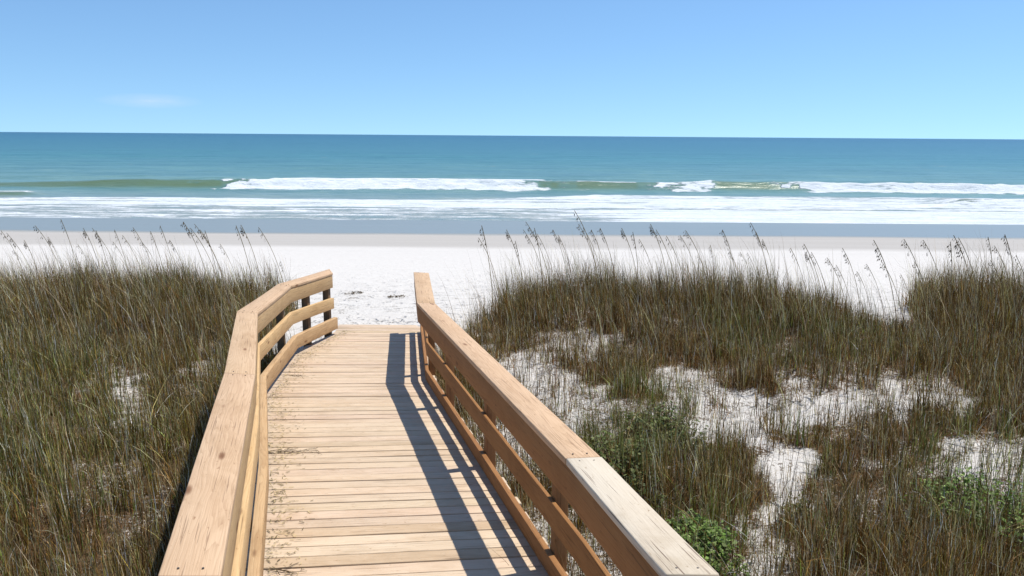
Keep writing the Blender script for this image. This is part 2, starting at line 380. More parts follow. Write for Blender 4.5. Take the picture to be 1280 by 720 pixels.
def railing(IN, OUT, side, face_off, names, caps, name_label):
    # upper side board is the railing mesh itself; the rest hang from it
    base_c = FACEC if side > 0 else LFACE  # same timber: shade on the right, sun on the left, put into the colour
    def sweepboard(poly, o0, o1, h0, h1, col, step=0.3, rnd=0, wob=0.0, seed=0, mat=M_wood, name='board', parent=None, cuts=None):
        A = offset_poly(poly, o0, side); B = offset_poly(poly, o1, side)
        bd = Boards()
        idx = cuts or [(0, len(poly) - 1)]
        for ci, (i0, i1) in enumerate(idx):
            a = dens(A[i0:i1 + 1], step, rnd); b = []
            # matching density on the outer edge
            for s0, s1, t0, t1 in zip(A[i0:i1], A[i0 + 1:i1 + 1], B[i0:i1], B[i0 + 1:i1 + 1]):
                n = max(1, int(np.linalg.norm(s1 - s0) / step))
                for j in range(n): b.append(t0 + (t1 - t0) * j / n)
            b.append(B[i1])
            for _ in range(rnd):
                q = list(b)
                for j in range(1, len(b) - 1): q[j] = (b[j - 1] + 2 * b[j] + b[j + 1]) / 4
                b = q
            secs = []
            for j, (p, q) in enumerate(zip(a, b)):
                w = wob * (vnoise(j * 0.23 + seed, ci * 7.7 + seed) - 0.5)
                zi = lambda h, pt: zplane(h, pt[1]) + w
                secs.append([(p[0], p[1], zi(h0, p)), (q[0], q[1], zi(h0, q)), (q[0], q[1], zi(h1, q)), (p[0], p[1], zi(h1, p))])
            bd.sweep(secs, tint(col))
        return bd.build(name, mat)
    f = face_off
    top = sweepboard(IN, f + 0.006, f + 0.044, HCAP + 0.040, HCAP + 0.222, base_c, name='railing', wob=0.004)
    top['label'] = name_label
    shift(top); attach(top, root)
    if side > 0:
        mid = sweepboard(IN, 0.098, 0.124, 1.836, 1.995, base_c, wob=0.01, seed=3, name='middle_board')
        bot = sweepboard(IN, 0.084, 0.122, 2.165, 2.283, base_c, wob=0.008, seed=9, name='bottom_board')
    else:
        mid = sweepboard(IN, -0.002, 0.046, 1.735, 1.895, base_c, wob=0.03, seed=3, name='middle_board')
        bot = sweepboard(IN, -0.048, 0.016, 2.045, 2.215, base_c, wob=0.02, seed=9, name='bottom_board')
    for o in (mid, bot): shift(o); attach(o, top)
    for (i, kind) in caps:
        bd = Boards()
        a0, a1, b0, b1 = IN[i], IN[i + 1], OUT[i], OUT[i + 1]
        t = (a1 - a0) / np.linalg.norm(a1 - a0)
        g = 0.006 if side > 0 and i in (1, 2) else 0.003
        n = 6; secs = []
        bow = 0.004 * rng.normal()
        for j in range(n + 1):
            u = j / n
            p = a0 + (a1 - a0) * u + t * (g if j == 0 else -g if j == n else 0)
            q = b0 + (b1 - b0) * u + t * (g if j == 0 else -g if j == n else 0)
            dz = bow * math.sin(u * math.pi) + (0.004 if kind == 'pale' else 0)
            secs.append([(p[0], p[1], zplane(HCAP, p[1]) + dz), (q[0], q[1], zplane(HCAP, q[1]) + dz),
                         (q[0], q[1], zplane(HCAP + 0.038, q[1]) + dz), (p[0], p[1], zplane(HCAP + 0.038, p[1]) + dz)])
        col = PALE if kind == 'pale' else CAPC
        bd.sweep(secs, tint(col, 0.02))
        o = bd.build('handrail_board', M_weather if kind == 'pale' else M_wood, bevel=0.006)
        if kind == 'pale': o['label'] = 'pale bleached handrail board with fine grey cracks, nearest the viewer'
        shift(o); attach(o, top)
        # screws at the board ends
        for (e0, e1, sgn) in ((a0, b0, 1), (a1, b1, -1)):
            for w in (0.3, 0.7):
                c = e0 + (e1 - e0) * w + t * sgn * 0.05
                ang = np.linspace(0, 2 * math.pi, 9)[:-1]; r = 0.0045
                z = zplane(HCAP, c[1]) + 0.0055
                vs = [(c[0], c[1], z)] + [(c[0] + r * math.cos(q), c[1] + r * math.sin(q), z - 0.001) for q in ang]
                vs += [(c[0] + r * math.cos(q), c[1] + r * math.sin(q), z - 0.02) for q in ang]
                fs = [(0, 1 + q, 1 + (q + 1) % 8) for q in range(8)]
                me = bpy.data.meshes.new('screw'); me.from_pydata(vs, [], fs + [(1 + q, 9 + q, 9 + (q + 1) % 8, 1 + (q + 1) % 8) for q in range(8)])
                me.materials.append(M_steel); so = bpy.data.objects.new('screw', me); C.objects.link(so)
                shift(so); attach(so, top)
    return top

def ground_z(x, y):
    x = np.asarray(x, float); y = np.asarray(y, float)
    ys = [-400, -20, 0, 11.0, 13.2, 16, 20, 24, 32.8, 39.6, 50, 58, 75, 130, 300]
    zs = [2.9, 2.7, 2.45, 2.42, 2.36, 2.02, 1.62, 1.28, 0.75, 0.35, 0.03, -0.25, -0.9, -2.5, -6]
    z = np.interp(y, ys, zs)
    dune = sstep(17, 13.5, y) * sstep(-8, 2, y)
    xc = -0.26 * y + 0.75                                   # centre line of the boardwalk, roughly
    away = sstep(1.2, 3.5, np.abs(x - xc))
    hum = (fbm(x * 0.32 + 4, y * 0.32, 3, 5) - 0.5) * 0.55 + (fbm(x * 1.1, y * 1.1, 3, 9) - 0.5) * 0.16
    ridge_r = 0.26 * np.exp(-((y - 12.6) / 1.5) ** 2) * sstep(-1.0, 1.5, x) * (1 - 0.95 * np.exp(-((x - 6.4) / 1.1) ** 2))
    ridge_l = 0.16 * np.exp(-((y - 13.4) / 1.6) ** 2) * sstep(-3.5, -5.5, x)
    z = z + dune * away * (hum + ridge_r + ridge_l)
    near_b = (fbm(x * 2.4, y * 2.4, 3, 21) - 0.5) * 0.07 * sstep(27, 15, y) * sstep(0, 8, y)
    return z + near_b

# posts: plan positions along each rail (distance ahead of the eye), seen through the gaps
def at_y(P, y):
    for a, b in zip(P[:-1], P[1:]):
        if a[1] <= y <= b[1]: return a + (b - a) * (y - a[1]) / (b[1] - a[1]), (b - a) / np.linalg.norm(b - a)
    a, b = (P[0], P[1]) if y < P[0][1] else (P[-2], P[-1])
    return a + (b - a) * (y - a[1]) / (b[1] - a[1]), (b - a) / np.linalg.norm(b - a)
def posts(P, ys, side, top, off, col, w=0.089):
    for y in ys:
        p, t = at_y(P, y); n = np.array([t[1], -t[0]]) * side
        c = p + n * (off + w / 2)
        zt = zplane(HCAP + 0.042, c[1]); zb = float(ground_z(c[0], c[1])) - 0.4
        bd = Boards(); secs = []
        h = w / 2
        for z in (zt, zb):
            q = [c - n * h - t * h, c + n * h - t * h, c + n * h + t * h, c - n * h + t * h]
            secs.append([(*v, z) for v in q])
        bd.sweep(secs, tint(col, 0.05)); o = bd.build('post', M_wood); shift(o); attach(o, top)

right_rail = railing(Rin, Rout, 1, 0.0, None, [(0, 'pale'), (1, 'pale'), (2, 'tan'), (3, 'tan')], 'right-hand railing, its inner side in shadow')
left_rail = railing(Lin, Lout, -1, 0.0, None, [(0, 'tan'), (1, 'tan'), (2, 'tan'), (3, 'tan'), (4, 'tan')], 'left-hand railing, its inner side in full sun, bending right at the far end')
posts(Rin, [2.4, 4.05, 5.68, 7.3, 8.6, Rin[-1][1] - 0.08], 1, right_rail, 0.126, (0.30, 0.150, 0.060), 0.078)  # post colour darkened like the boards of this shaded railing
lposts = []
for xt in (351, 383, 409):                       # the posts seen in the gaps of the far left railing
    lo, hi = Lin[2][1], Lin[-1][1]
    for _ in range(30):
        mid_ = 0.5 * (lo + hi); p_, t_ = at_y(Lin, mid_); c_ = p_ - np.array([t_[1], -t_[0]]) * 0.08
        if project([c_[0], c_[1], zplane(1.65, c_[1])])[0] < xt: lo = mid_
        else: hi = mid_
    lposts.append(lo)
lposts[-1] = min(lposts[-1], Lin[-1][1] - 0.03)
posts(Lin, [3.0, 4.6, 6.2] + lposts, -1, left_rail, 0.047, (0.20, 0.13, 0.07))  # shade on the near faces of these posts is in their dark colour

# deck
Ldk = offset_poly(Lin, 0.10, -1) + [on_plane(424.5, 404.5, HDECK)]
Ldk[-2] = Lin[-1] + np.array([-0.03, 0.0])
Rdk = offset_poly(Rin, 0.20, 1) + [on_plane(519, 405.5, HDECK)]
def hit(P, o, d):
    best = None
    for i, (a, b) in enumerate(zip(P[:-1], P[1:])):
        e = b - a; den = d[0] * e[1] - d[1] * e[0]
        if abs(den) < 1e-9: continue
        w = a - o; t = (w[0] * e[1] - w[1] * e[0]) / den; s_ = (w[0] * d[1] - w[1] * d[0]) / den
        if (-0.001 <= s_ <= 1.001) or (i == 0 and s_ < 0) or (i == len(P) - 2 and s_ > 1):
            if best is None or abs(t) < abs(best): best = t
    return best
bd = Boards()
yend = on_plane(470, 405.5, HDECK)[1]
DECKC = (0.60, 0.472, 0.342)
y = 1.2; pitch_ = 0.125
while y < yend - 0.05:
    def line(yy):
        ang = math.radians(8.5 - 8.5 * min(1, max(0, (yy - 3) / 8.0)) ** 0.8)
        xc = -0.26 * yy + 0.75
        if yy > 8.5: xc = -0.26 * 8.5 + 0.75 + (yy - 8.5) * -0.1
        o = np.array([xc, yy]); d = np.array([math.cos(ang), math.sin(ang)])
        tl = hit(Ldk, o, -d); tr = hit(Rdk, o, d)
        return o - d * tl, o + d * tr
    gap = 0.0075 + abs(rng.normal(0, 0.002))
    l0, r0_ = line(y + gap); l1, r1 = line(min(y + pitch_, yend))
    jl = rng.normal(0, 0.006); jr = rng.normal(0, 0.006)
    dz = rng.normal(0, 0.0015); tl_ = rng.normal(0, 0.001)
    secs = []
    for u in (0, 0.33, 0.66, 1):
        p = l0 + (r0_ - l0) * u; q = l1 + (r1 - l1) * u
        if u == 0: p = p + [jl, 0]; q = q + [jl, 0]
        if u == 1: p = p + [jr, 0]; q = q + [jr, 0]
        wv = rng.normal(0, 0.0012)
        zp = zplane(HDECK, p[1]) + dz + wv; zq = zplane(HDECK, q[1]) + dz + tl_ + wv
        secs.append([(p[0], p[1], zp), (q[0], q[1], zq), (q[0], q[1], zq - 0.036), (p[0], p[1], zp - 0.036)])
    c = tint(DECKC, 0.035)
    if rng.random() < 0.12: c = tuple(v * k for v, k in zip(c, (0.92, 0.90, 0.84)))
    bd.sweep(secs, c)
    y += pitch_
deck = bd.build('deck', M_deck, bevel=0.005); shift(deck); attach(deck, root)
deck['label'] = 'floor of sun-bleached cross planks with dark gaps'
# stringers under the deck
for P, side in ((offset_poly(Lin, 0.06, -1), -1), (offset_poly(Rin, 0.06, 1), 1), ([0.5 * (at_y(Lin, yy)[0] + at_y(Rin, yy)[0]) for yy in (1.3, 4, 7, 9, 10.8)], 1)):
    bd = Boards(); secs = []
    A = P; B = offset_poly(P, 0.04, side)
    for p, q in zip(A, B):
        secs.append([(p[0], p[1], zplane(HDECK + 0.040, p[1])), (q[0], q[1], zplane(HDECK + 0.040, q[1])), (q[0], q[1], zplane(HDECK + 0.23, q[1])), (p[0], p[1], zplane(HDECK + 0.23, p[1]))])
    bd.sweep(secs, (0.36, 0.24, 0.13)); o = bd.build('support_beam', M_wood); shift(o); attach(o, root)

# ------------------------------------------------------------------ where the dune grass grows
# every entry: image position of the spot on the ground, its half width and half height there; turned into ground distances below
def gpt(px, py, z=2.45): return on_level(px, py, z)
def xc_left(y): return np.interp(y, [p[1] for p in Lout], [p[0] for p in Lout])
def xc_right(y): return np.interp(y, [p[1] for p in Rout], [p[0] for p in Rout])

def spots(x, y, z, lst):
    """soft union of elliptical ground patches laid out around given view positions"""
    px, py = project(np.stack([x, y, z], -1))
    m = np.zeros_like(px)
    for (cx, cy, rx, ry, a) in lst:
        nx = px + (fbm(x * 1.7, y * 1.7, 3, 31) - 0.5) * 90; ny = py + (fbm(x * 1.9 + 9, y * 1.9, 3, 37) - 0.5) * 55
        d = ((nx - cx) / rx) ** 2 + ((ny - cy) / ry) ** 2
        m = np.maximum(m, a * sstep(1.35, 0.55, d))
    return m
BARE = [(665, 480, 58, 42, .70), (612, 425, 24, 12, .35), (725, 425, 60, 20, .7), (735, 510, 45, 35, .55), (845, 485, 42, 32, .65),
        (930, 528, 62, 34, .95), (1035, 515, 60, 24, .9), (1150, 500, 60, 24, .7), (985, 610, 40, 56, .95), (945, 700, 24, 60, .7), (1110, 580, 44, 14, .5),
        (1235, 575, 60, 18, .7), (630, 560, 45, 60, .5), (700, 700, 60, 60, .45),
        (165, 515, 20, 46, .68), (245, 470, 34, 22, .7), (300, 376, 20, 12, .5), (120, 475, 20, 16, .45), (180, 600, 16, 34, .4), (215, 545, 16, 20, .4)]
DENSE = [(1150, 700, 190, 75, 1.0), (870, 620, 90, 60, .9), (1120, 545, 130, 22, .9), (760, 560, 60, 60, .8), (860, 430, 260, 32, 1.0), (1200, 450, 120, 40, .8), (600, 440, 40, 30, .7)]
GREEN = [(790, 560, 100, 75, 1.0), (1225, 610, 95, 70, 1.0), (1010, 590, 40, 45, .5), (950, 425, 90, 30, .5), (1080, 440, 50, 30, .5), (875, 690, 70, 50, 1.0), (60, 560, 160, 110, .45)]

def density(x, y, z):
    left = x < xc_left(y)
    inside = (x > xc_left(y) + 0.02) & (x < xc_right(y) - 0.0) & (y < 11.9)
    d = np.where(left, 1.0, 1.0)
    # far edge of the dune grass
    edge = np.where(x < -1, 14.6, 14.2) + (fbm(x * 0.9, x * 0 + 3, 3, 41) - 0.5) * 1.5
    edge = edge - 2.2 * np.exp(-((x - 6.3) / 0.9) ** 2)
    # nothing grows on the path to the sea
    gapc = np.interp(y, [10, 12, 15], [-2.3, -2.2, -2.0]); gw = np.interp(y, [10, 12, 14.5], [1.15, 1.6, 2.2])
    open_ = sstep(gw - 0.25, gw + 0.25, np.abs(x - gapc) + (fbm(x * 2, y * 2, 2, 77) - 0.5) * 0.7)
    d = d * np.where(y > 10.5, open_, 1.0)
    d = d * sstep(edge + 0.35, edge - 0.45, y)
    b = spots(x, y, z, BARE)
    nz = fbm(x * 1.3 + 3, y * 1.3, 4, 51)
    rightish = sstep(0, 1.0, x - xc_right(y))
    d = d * (1 - 0.88 * b)
    thin = sstep(0.40, 0.62, nz) * 0.30 * rightish * (y < 11.2)
    d = d * (1 - thin)
    clump = sstep(0.34, 0.60, fbm(x * 3.1 + 2, y * 3.1, 3, 53))
    d = d * np.where(rightish > 0.5, 0.58 + 0.42 * np.maximum(clump, spots(x, y, z, DENSE)), 0.70 + 0.30 * clump)
    return np.where(inside, 0.0, d)

# ------------------------------------------------------------------ ground sheet
xs = np.unique(np.round(np.concatenate([-np.geomspace(24, 6000, 24)[::-1], np.arange(-23, 26, 0.14), np.geomspace(26, 6000, 24)]), 4))
ys = np.unique(np.round(np.concatenate([-np.geomspace(3, 3000, 16)[::-1], np.arange(-2.5, 28, 0.14), np.arange(28, 60, 0.5), [65, 75, 100, 160, 300]]), 4))
gx, gy = np.meshgrid(xs, ys); gz = ground_z(gx, gy)
nx_, ny_ = len(xs), len(ys)
idx = np.arange(nx_ * ny_).reshape(ny_, nx_)
q = np.stack([idx[:-1, :-1], idx[:-1, 1:], idx[1:, 1:], idx[1:, :-1]], -1).reshape(-1, 4)
litter = np.zeros_like(gx)
ok = (gy > 0.5) & (gy < 20) & (np.abs(gx) < 30)
litter[ok] = density(gx[ok], gy[ok], gz[ok])
litter[(gy <= 0.5)] = 0.7
ground = mesh_np('sand_ground', np.stack([gx, gy, gz], -1).reshape(-1, 3), q, sand_material(), attrs={'Litter': litter.ravel()}, smooth=True)
tag(ground, 'white beach sand with dunes in front and wet sand by the surf', 'beach', kind='structure')

# ------------------------------------------------------------------ sea sheet with real breakers
sy = np.unique(np.concatenate([np.arange(49.0, 70, 0.22), np.arange(70, 98, 0.16), np.geomspace(98, 60000, 150)]))
cu = np.linspace(-1, 1, 620)
hw = 22 + sy * 1.25
X = cu[None, :] * hw[:, None]; Yg = np.repeat(sy[:, None], len(cu), 1)
def bump1(x, a, b, s=1.5): return sstep(a - s, a + s, x) * sstep(b + s, b - s, x)
def wx(px, y): return (px - 640) / 950.0 * y * 1.0
wob = (fbm(X * 0.05, X * 0 + 1, 3, 61) - 0.5) * 3.0
jx = (fbm(X * 0.9, Yg * 0.9, 4, 62) - 0.5) * 9.0
rag_c = fbm(X * 0.5, Yg * 1.4, 4, 68)
# main breaker: green face on the left, broken in the middle, green again, broken on the right
ycr = 81.0 + wob + 0.02 * X
t = Yg - ycr
gface_l = bump1(X + jx, wx(-200, 80), wx(285, 80), 1.2)
gface_m = bump1(X + jx, wx(690, 80), wx(835, 80), 2.5) * (0.55 + 0.45 * sstep(0.40, 0.55, fbm(X * 0.5, X * 0, 3, 69)))
gface_r = bump1(X + jx, wx(885, 80), wx(990, 80), 2.0)
broke = np.clip(1 - gface_l - gface_m - gface_r, 0, 1)
amp = 0.78 * (0.75 + 0.5 * fbm(X * 0.11, X * 0 + 5, 3, 63)) * (0.35 + 0.65 * bump1(X, wx(70, 80), wx(1500, 80), 9))
prof = np.where(t < 0, np.exp(-(t / 1.5) ** 2), np.exp(-(t / 5.5) ** 2))
Z = amp * prof
rough_ = fbm(X * 0.8, Yg * 0.8, 4, 65)
Z = Z + broke * 0.30 * (rough_ - 0.4) * sstep(-7, -1, t) * sstep(3, 0, t) * (Yg > 70)
foam = np.zeros_like(X); green = np.zeros_like(X)
rag = (fbm(X * 0.35, Yg * 0.1, 4, 64) - 0.5) * 3.4 + (fbm(X * 1.6, Yg * 0.5, 3, 66) - 0.5) * 1.4
green += (gface_l + gface_m * 0.9 + gface_r * 0.9) * sstep(-2.6, -1.4, t) * sstep(0.3, -0.4, t) * bump1(X, wx(-30, 80), wx(1500, 80), 4)
lip = np.clip(gface_m * 1.0 + 0.45 * bump1(X, wx(60, 80), wx(110, 80), 2), 0, 1)
foam = np.maximum(foam, lip * sstep(-0.7, -0.2, t) * sstep(1.6, 0.4, t) * 0.75)
foam = np.maximum(foam, broke * (0.72 + 0.35 * rag_c) * sstep(-5.2, -2.6, t + 0.8 * rag) * sstep(1.8, 0.2, t - 0.35 * rag) * bump1(X, wx(275, 80), wx(1700, 80), 1.0))
# a second, farther line of foam behind it
t2 = Yg - (89 + wob * 0.6)
w2 = bump1(X + jx, wx(335, 88), wx(690, 88), 2) 
Z = Z + 0.45 * w2 * np.where(t2 < 0, np.exp(-(t2 / 1.4) ** 2), np.exp(-(t2 / 4) ** 2))
foam = np.maximum(foam, w2 * (0.72 + 0.3 * rag_c) * sstep(-4.2, -2.4, t2 + 0.8 * rag) * sstep(1.2, 0.0, t2 - 0.3 * rag))
# small inner waves
wob3 = (fbm(X * 0.06, X * 0 + 9, 3, 67) - 0.5) * 1.8
for (yc, x0, x1, am) in ((68.3, -700, 45, 0.30), (65.5, 1188, 1500, 0.42)):
    t3 = Yg - (yc + wob3 * 0.7); w3 = bump1(X, wx(x0, yc), wx(x1, yc), 1.2)
    Z = Z + am * w3 * np.where(t3 < 0, np.exp(-(t3 / 0.9) ** 2), np.exp(-(t3 / 3) ** 2))
    green = np.maximum(green, 0.9 * w3 * sstep(-1.7, -0.9, t3) * sstep(0.3, -0.2, t3))
    foam = np.maximum(foam, w3 * 0.8 * sstep(-0.3, 0.1, t3) * sstep(1.6, 0.8, t3))
# wide swash of foam before the beach; broader to the right
edge_in = np.interp(X, [-60, -5, 8, 60], [65.5, 66.2, 73.0, 71.0]) + wob3
edge_mid = 58.3 + wob3 * 0.8
sw1 = sstep(edge_in + 0.4, edge_in - 0.6, Yg) * sstep(edge_mid - 0.3, edge_mid + 0.5, Yg)
streak = fbm(X * 0.05, Yg * 0.9, 4, 71)
foam = np.maximum(foam, sw1 * (0.50 + 0.62 * streak))
rgt = sstep(0, 14, X)
sw2 = sstep(edge_mid + 0.6, edge_mid - 0.4, Yg)
foam = np.maximum(foam, sw2 * (0.46 + 0.30 * rgt + 0.35 * streak))
rim = sstep(50.9, 50.3, Yg + wob3 * 0.2) * sstep(48, 49.4, Yg)
foam = np.maximum(foam, rim * 0.55)
Z = Z + 0.07 * sw1 * fbm(X * 0.9, Yg * 1.2, 3, 73)
# swell offshore
farf = sstep(84, 100, Yg)
Z = Z + farf * (0.16 * np.sin(Yg / 14 * 2 * math.pi / 1.0 + 3 * fbm(X * 0.02, Yg * 0.02, 2, 81)) * sstep(900, 300, Yg)
                + 0.25 * (fbm(X * 0.10, Yg * 0.45, 4, 83) - 0.5) * sstep(1500, 400, Yg))
Z = Z + 0.10 * (fbm(X * 0.5, Yg * 0.9, 3, 85) - 0.5) * sstep(60, 70, Yg) * sstep(900, 300, Yg)
# run-up: the sheet thins out over the sand at the shoreline
Z = Z + np.interp(Yg, [49, 52, 60], [0.05, 0.05, 0.0])
ny_, nx_ = X.shape; idx = np.arange(nx_ * ny_).reshape(ny_, nx_)
q = np.stack([idx[:-1, :-1], idx[:-1, 1:], idx[1:, 1:], idx[1:, :-1]], -1).reshape(-1, 4)
sea = mesh_np('sea_water', np.stack([X, Yg, Z], -1).reshape(-1, 3), q, sea_material(), attrs={'Foam': np.clip(foam, 0, 1.1).ravel(), 'Green': np.clip(green, 0, 1).ravel()}, smooth=True)
tag(sea, 'blue-green sea with white breaking waves and foam along the beach', 'sea', kind='structure')

# ------------------------------------------------------------------ grass blades
def blades(root_xyz, h, az, lean, width, colb, colt, K=4, kink=0.0, mottle=0.0):
    N = len(h)
    t = np.linspace(0, 1, K + 1)[None, :, None]
    d = np.stack([np.cos(az), np.sin(az), np.zeros(N)], -1)[:, None, :]
    H = h[:, None, None]; Ln = lean[:, None, None]
    P = root_xyz[:, None, :] + d * (Ln * H * (0.35 * t + 0.65 * t ** 2.2))
    P = P + np.array([0, 0, 1.0])[None, None, :] * (H * t * np.sqrt(np.clip(1 - 0.55 * (Ln * t) ** 2, 0.05, 1)))
    if kink: P[:, 1:] += rng.normal(0, kink, (N, K, 3)) * t[:, 1:] * H
    wa = az + math.pi / 2 + rng.normal(0, 0.9, N)
    wv = np.stack([np.cos(wa), np.sin(wa), np.zeros(N)], -1)[:, None, :]
    w = width[:, None, None] * (1 - 0.85 * t ** 1.5) * 0.5
    V = np.stack([P - wv * w, P + wv * w], 2).reshape(N, (K + 1) * 2, 3)
    cols = (colb[:, None, :] * (1 - t ** 1.2) + colt[:, None, :] * t ** 1.2)
    cols = np.clip(cols * np.exp(rng.normal(0, mottle, (N, K + 1, 1))), 0.004, 0.85)
    cols = np.repeat(cols, 2, axis=1)
    base = (np.arange(N) * (K + 1) * 2)[:, None, None]
    k = np.arange(K)[None, :, None] * 2
    Q = base + k + np.array([0, 1, 3, 2])[None, None, :]
    return V.reshape(-1, 3), Q.reshape(-1, 4), cols.reshape(-1, 3)

def pal(n, choices, probs, s=0.22):
    ch = np.array(choices)[rng.choice(len(choices), n, p=np.array(probs) / sum(probs))]
    return np.clip(ch * np.exp(rng.normal(0, s, (n, 1))) * (1 + rng.normal(0, 0.06, (n, 3))), 0.004, 0.9)
OLIVE = (0.155, 0.108, 0.022); BROWN = (0.135, 0.062, 0.020); STRAW = (0.66, 0.52, 0.30); GRN = (0.085, 0.135, 0.026); DKBR = (0.040, 0.022, 0.009); GREY = (0.42, 0.36, 0.27); BRIGHT = (0.20, 0.25, 0.07)

def field(name, x0, x1, y0, y1, tufts_per_m2, per_tuft, side, label, short=False):
    A = (x1 - x0) * (y1 - y0); n = int(A * tufts_per_m2)
    x = rng.uniform(x0, x1, n); y = rng.uniform(y0, y1, n); z = ground_z(x, y)
    px, py = project(np.stack([x, y, z], -1))
    vis = (px > -140) & (px < 1420) & (py < 900)
    d = density(x, y, z)
    d = np.where((x > xc_left(y)) & (x < xc_right(y) + 0.02) & (y < 11.9), 0, d)
    if side < 0: d = np.where(x < xc_left(y) - 0.06, d, 0)
    else: d = np.where((x > xc_right(y) + 0.05) & (x > -2.2), d, 0)
    if side > 0: d = np.where((y > 10.5) & (x < -1.2), d * 0.3, d)
    keep = vis & (rng.random(n) < np.clip(d, 0.0, 1) + 0.015 * (d > 0.005))
    # thin the foreground a bit: it is seen from above, each blade shows large
    x, y, z, d = x[keep], y[keep], z[keep], d[keep]
    n = len(x)
    gm = spots(x, y, z, GREEN)
    near_ridge = sstep(10.0, 12.5, y)
    hb = (0.29 + 0.28 * fbm(x * 0.8, y * 0.8, 3, 91)) * (0.85 + 0.15 * d)
    hb = hb * (0.62 + 0.76 * vnoise(x * 2.4 + 5, y * 2.4, 13)) * (0.85 + 0.35 * near_ridge) * (1.15 if side < 0 else 1.0)
    if side > 0: hb = hb * (1 + 0.35 * sstep(7.5, 5.5, y))
    if side > 0: hb = hb * (1 - 0.45 * np.exp(-((x - 6.2) / 1.0) ** 2) * near_ridge)
    if short: hb = hb * 0.42
    m = rng.poisson(per_tuft * (0.35 + 0.65 * d)) + 1
    I = np.repeat(np.arange(n), m); N = len(I)
    r = np.abs(rng.normal(0, 0.045, N)); a = rng.uniform(0, 2 * math.pi, N)
    bx = x[I] + r * np.cos(a); by = y[I] + r * np.sin(a); bz = z[I] - 0.02
    wind = math.pi + 0.25
    az = np.where(rng.random(N) < 0.35, wind + rng.normal(0, 0.8, N), a + rng.normal(0, 0.7, N))
    lean = np.abs(rng.normal(0.12, 0.16, N)) + (rng.random(N) < 0.10) * rng.uniform(0.3, 0.9, N)
    if short: lean = lean + rng.uniform(0, 0.9, N)
    lean = np.clip(lean, 0, 1.25)
    h = hb[I] * np.clip(rng.normal(1.0, 0.25, N), 0.35, 1.75)
    w = rng.uniform(0.0030, 0.0075, N) * np.interp(by, [2, 6, 14], [0.8, 1.0, 1.35])
    brownish = fbm(x * 0.55 + 20, y * 0.55, 3, 95)
    if side < 0:
        P = dict(o=0.42, b=0.20, s=0.14, g=0.09, k=0.15)
    else:
        P = dict(o=0.22, b=0.34, s=0.15, g=0.05, k=0.24)
    cA = pal(N, [OLIVE, BROWN, STRAW, GRN, DKBR], [P['o'], P['b'], P['s'], P['g'], P['k']], 0.42)
    cG = pal(N, [GRN, BRIGHT, OLIVE, STRAW], [0.5, 0.2, 0.2, 0.1])
    cB = pal(N, [BROWN, DKBR, GREY, STRAW], [0.48, 0.36, 0.04, 0.12], 0.35)
    useG = rng.random(N) < gm[I] * 0.75
    useB = rng.random(N) < sstep(0.48, 0.72, brownish)[I] * (0.8 if side > 0 else 0.35)
    c = np.where(useG[:, None], cG, np.where(useB[:, None], cB, cA))
    if short: c = pal(N, [BROWN, DKBR, GREY, STRAW], [0.46, 0.38, 0.05, 0.11])
    tip = c * 0.55 + pal(N, [STRAW, OLIVE, BROWN], [0.36, 0.40, 0.24], 0.4) * 0.45
    V, Q, K_ = blades(np.stack([bx, by, bz], -1), h, az, lean, w, c, tip, K=4 if short else 6, kink=0.014, mottle=0.75)
    print(name, 'blades', N)
    o = mesh_np(name, V, Q, M_grass, cols=K_)
    tag(o, label, 'grass', kind='stuff'); return o
field('dune_grass', -19, -0.2, 1.2, 15.4, 120, 10, -1, 'dense olive and brown dune grass left of the boardwalk')
field('dune_grass', -2.4, 17, 1.2, 15.4, 115, 10, 1, 'patchy brown and green dune grass on white sand right of the boardwalk')
field('dry_thatch', -19, -0.2, 1.2, 15.0, 70, 8, -1, 'short dry brown thatch low under the grass left of the boardwalk', short=True)
field('dry_thatch', -2.4, 17, 1.2, 15.0, 90, 8, 1, 'short dry brown thatch on the sand right of the boardwalk', short=True)

# tall thin flowering stems, too many and too fine to count, that rise over the grass
def stems(name, side, label, n0):
    x = rng.uniform(-18, -3.5, n0) if side < 0 else rng.uniform(-1.2, 16, n0)
    y = rng.uniform(9, 14.3, n0) ** 1.0; z = ground_z(x, y)
    d = density(x, y, z); keep = (rng.random(n0) < d * sstep(8.5, 13.5, y))
    x, y, z = x[keep], y[keep], z[keep]; N = len(x)
    h = rng.uniform(0.55, 1.25, N) * (0.8 + 0.35 * fbm(x * 0.9, y * 0, 2, 19)); az = math.pi + rng.normal(0, 0.5, N); lean = np.abs(rng.normal(0.28, 0.14, N))
    c = pal(N, [BROWN, STRAW, OLIVE, GREY], [0.35, 0.25, 0.2, 0.2])
    V, Q, K_ = blades(np.stack([x, y, z], -1), h, az, lean, rng.uniform(0.004, 0.008, N), c, c * 1.1, K=6, kink=0.005, mottle=0.35)
    o = mesh_np(name, V, Q, M_grass, cols=K_); tag(o, label, 'grass', kind='stuff')
stems('grass_stems', -1, 'thin tall grass stems rising over the left dune, leaning left', 5200)
stems('grass_stems', 1, 'thin tall grass stems rising over the right dune ridge', 6500)

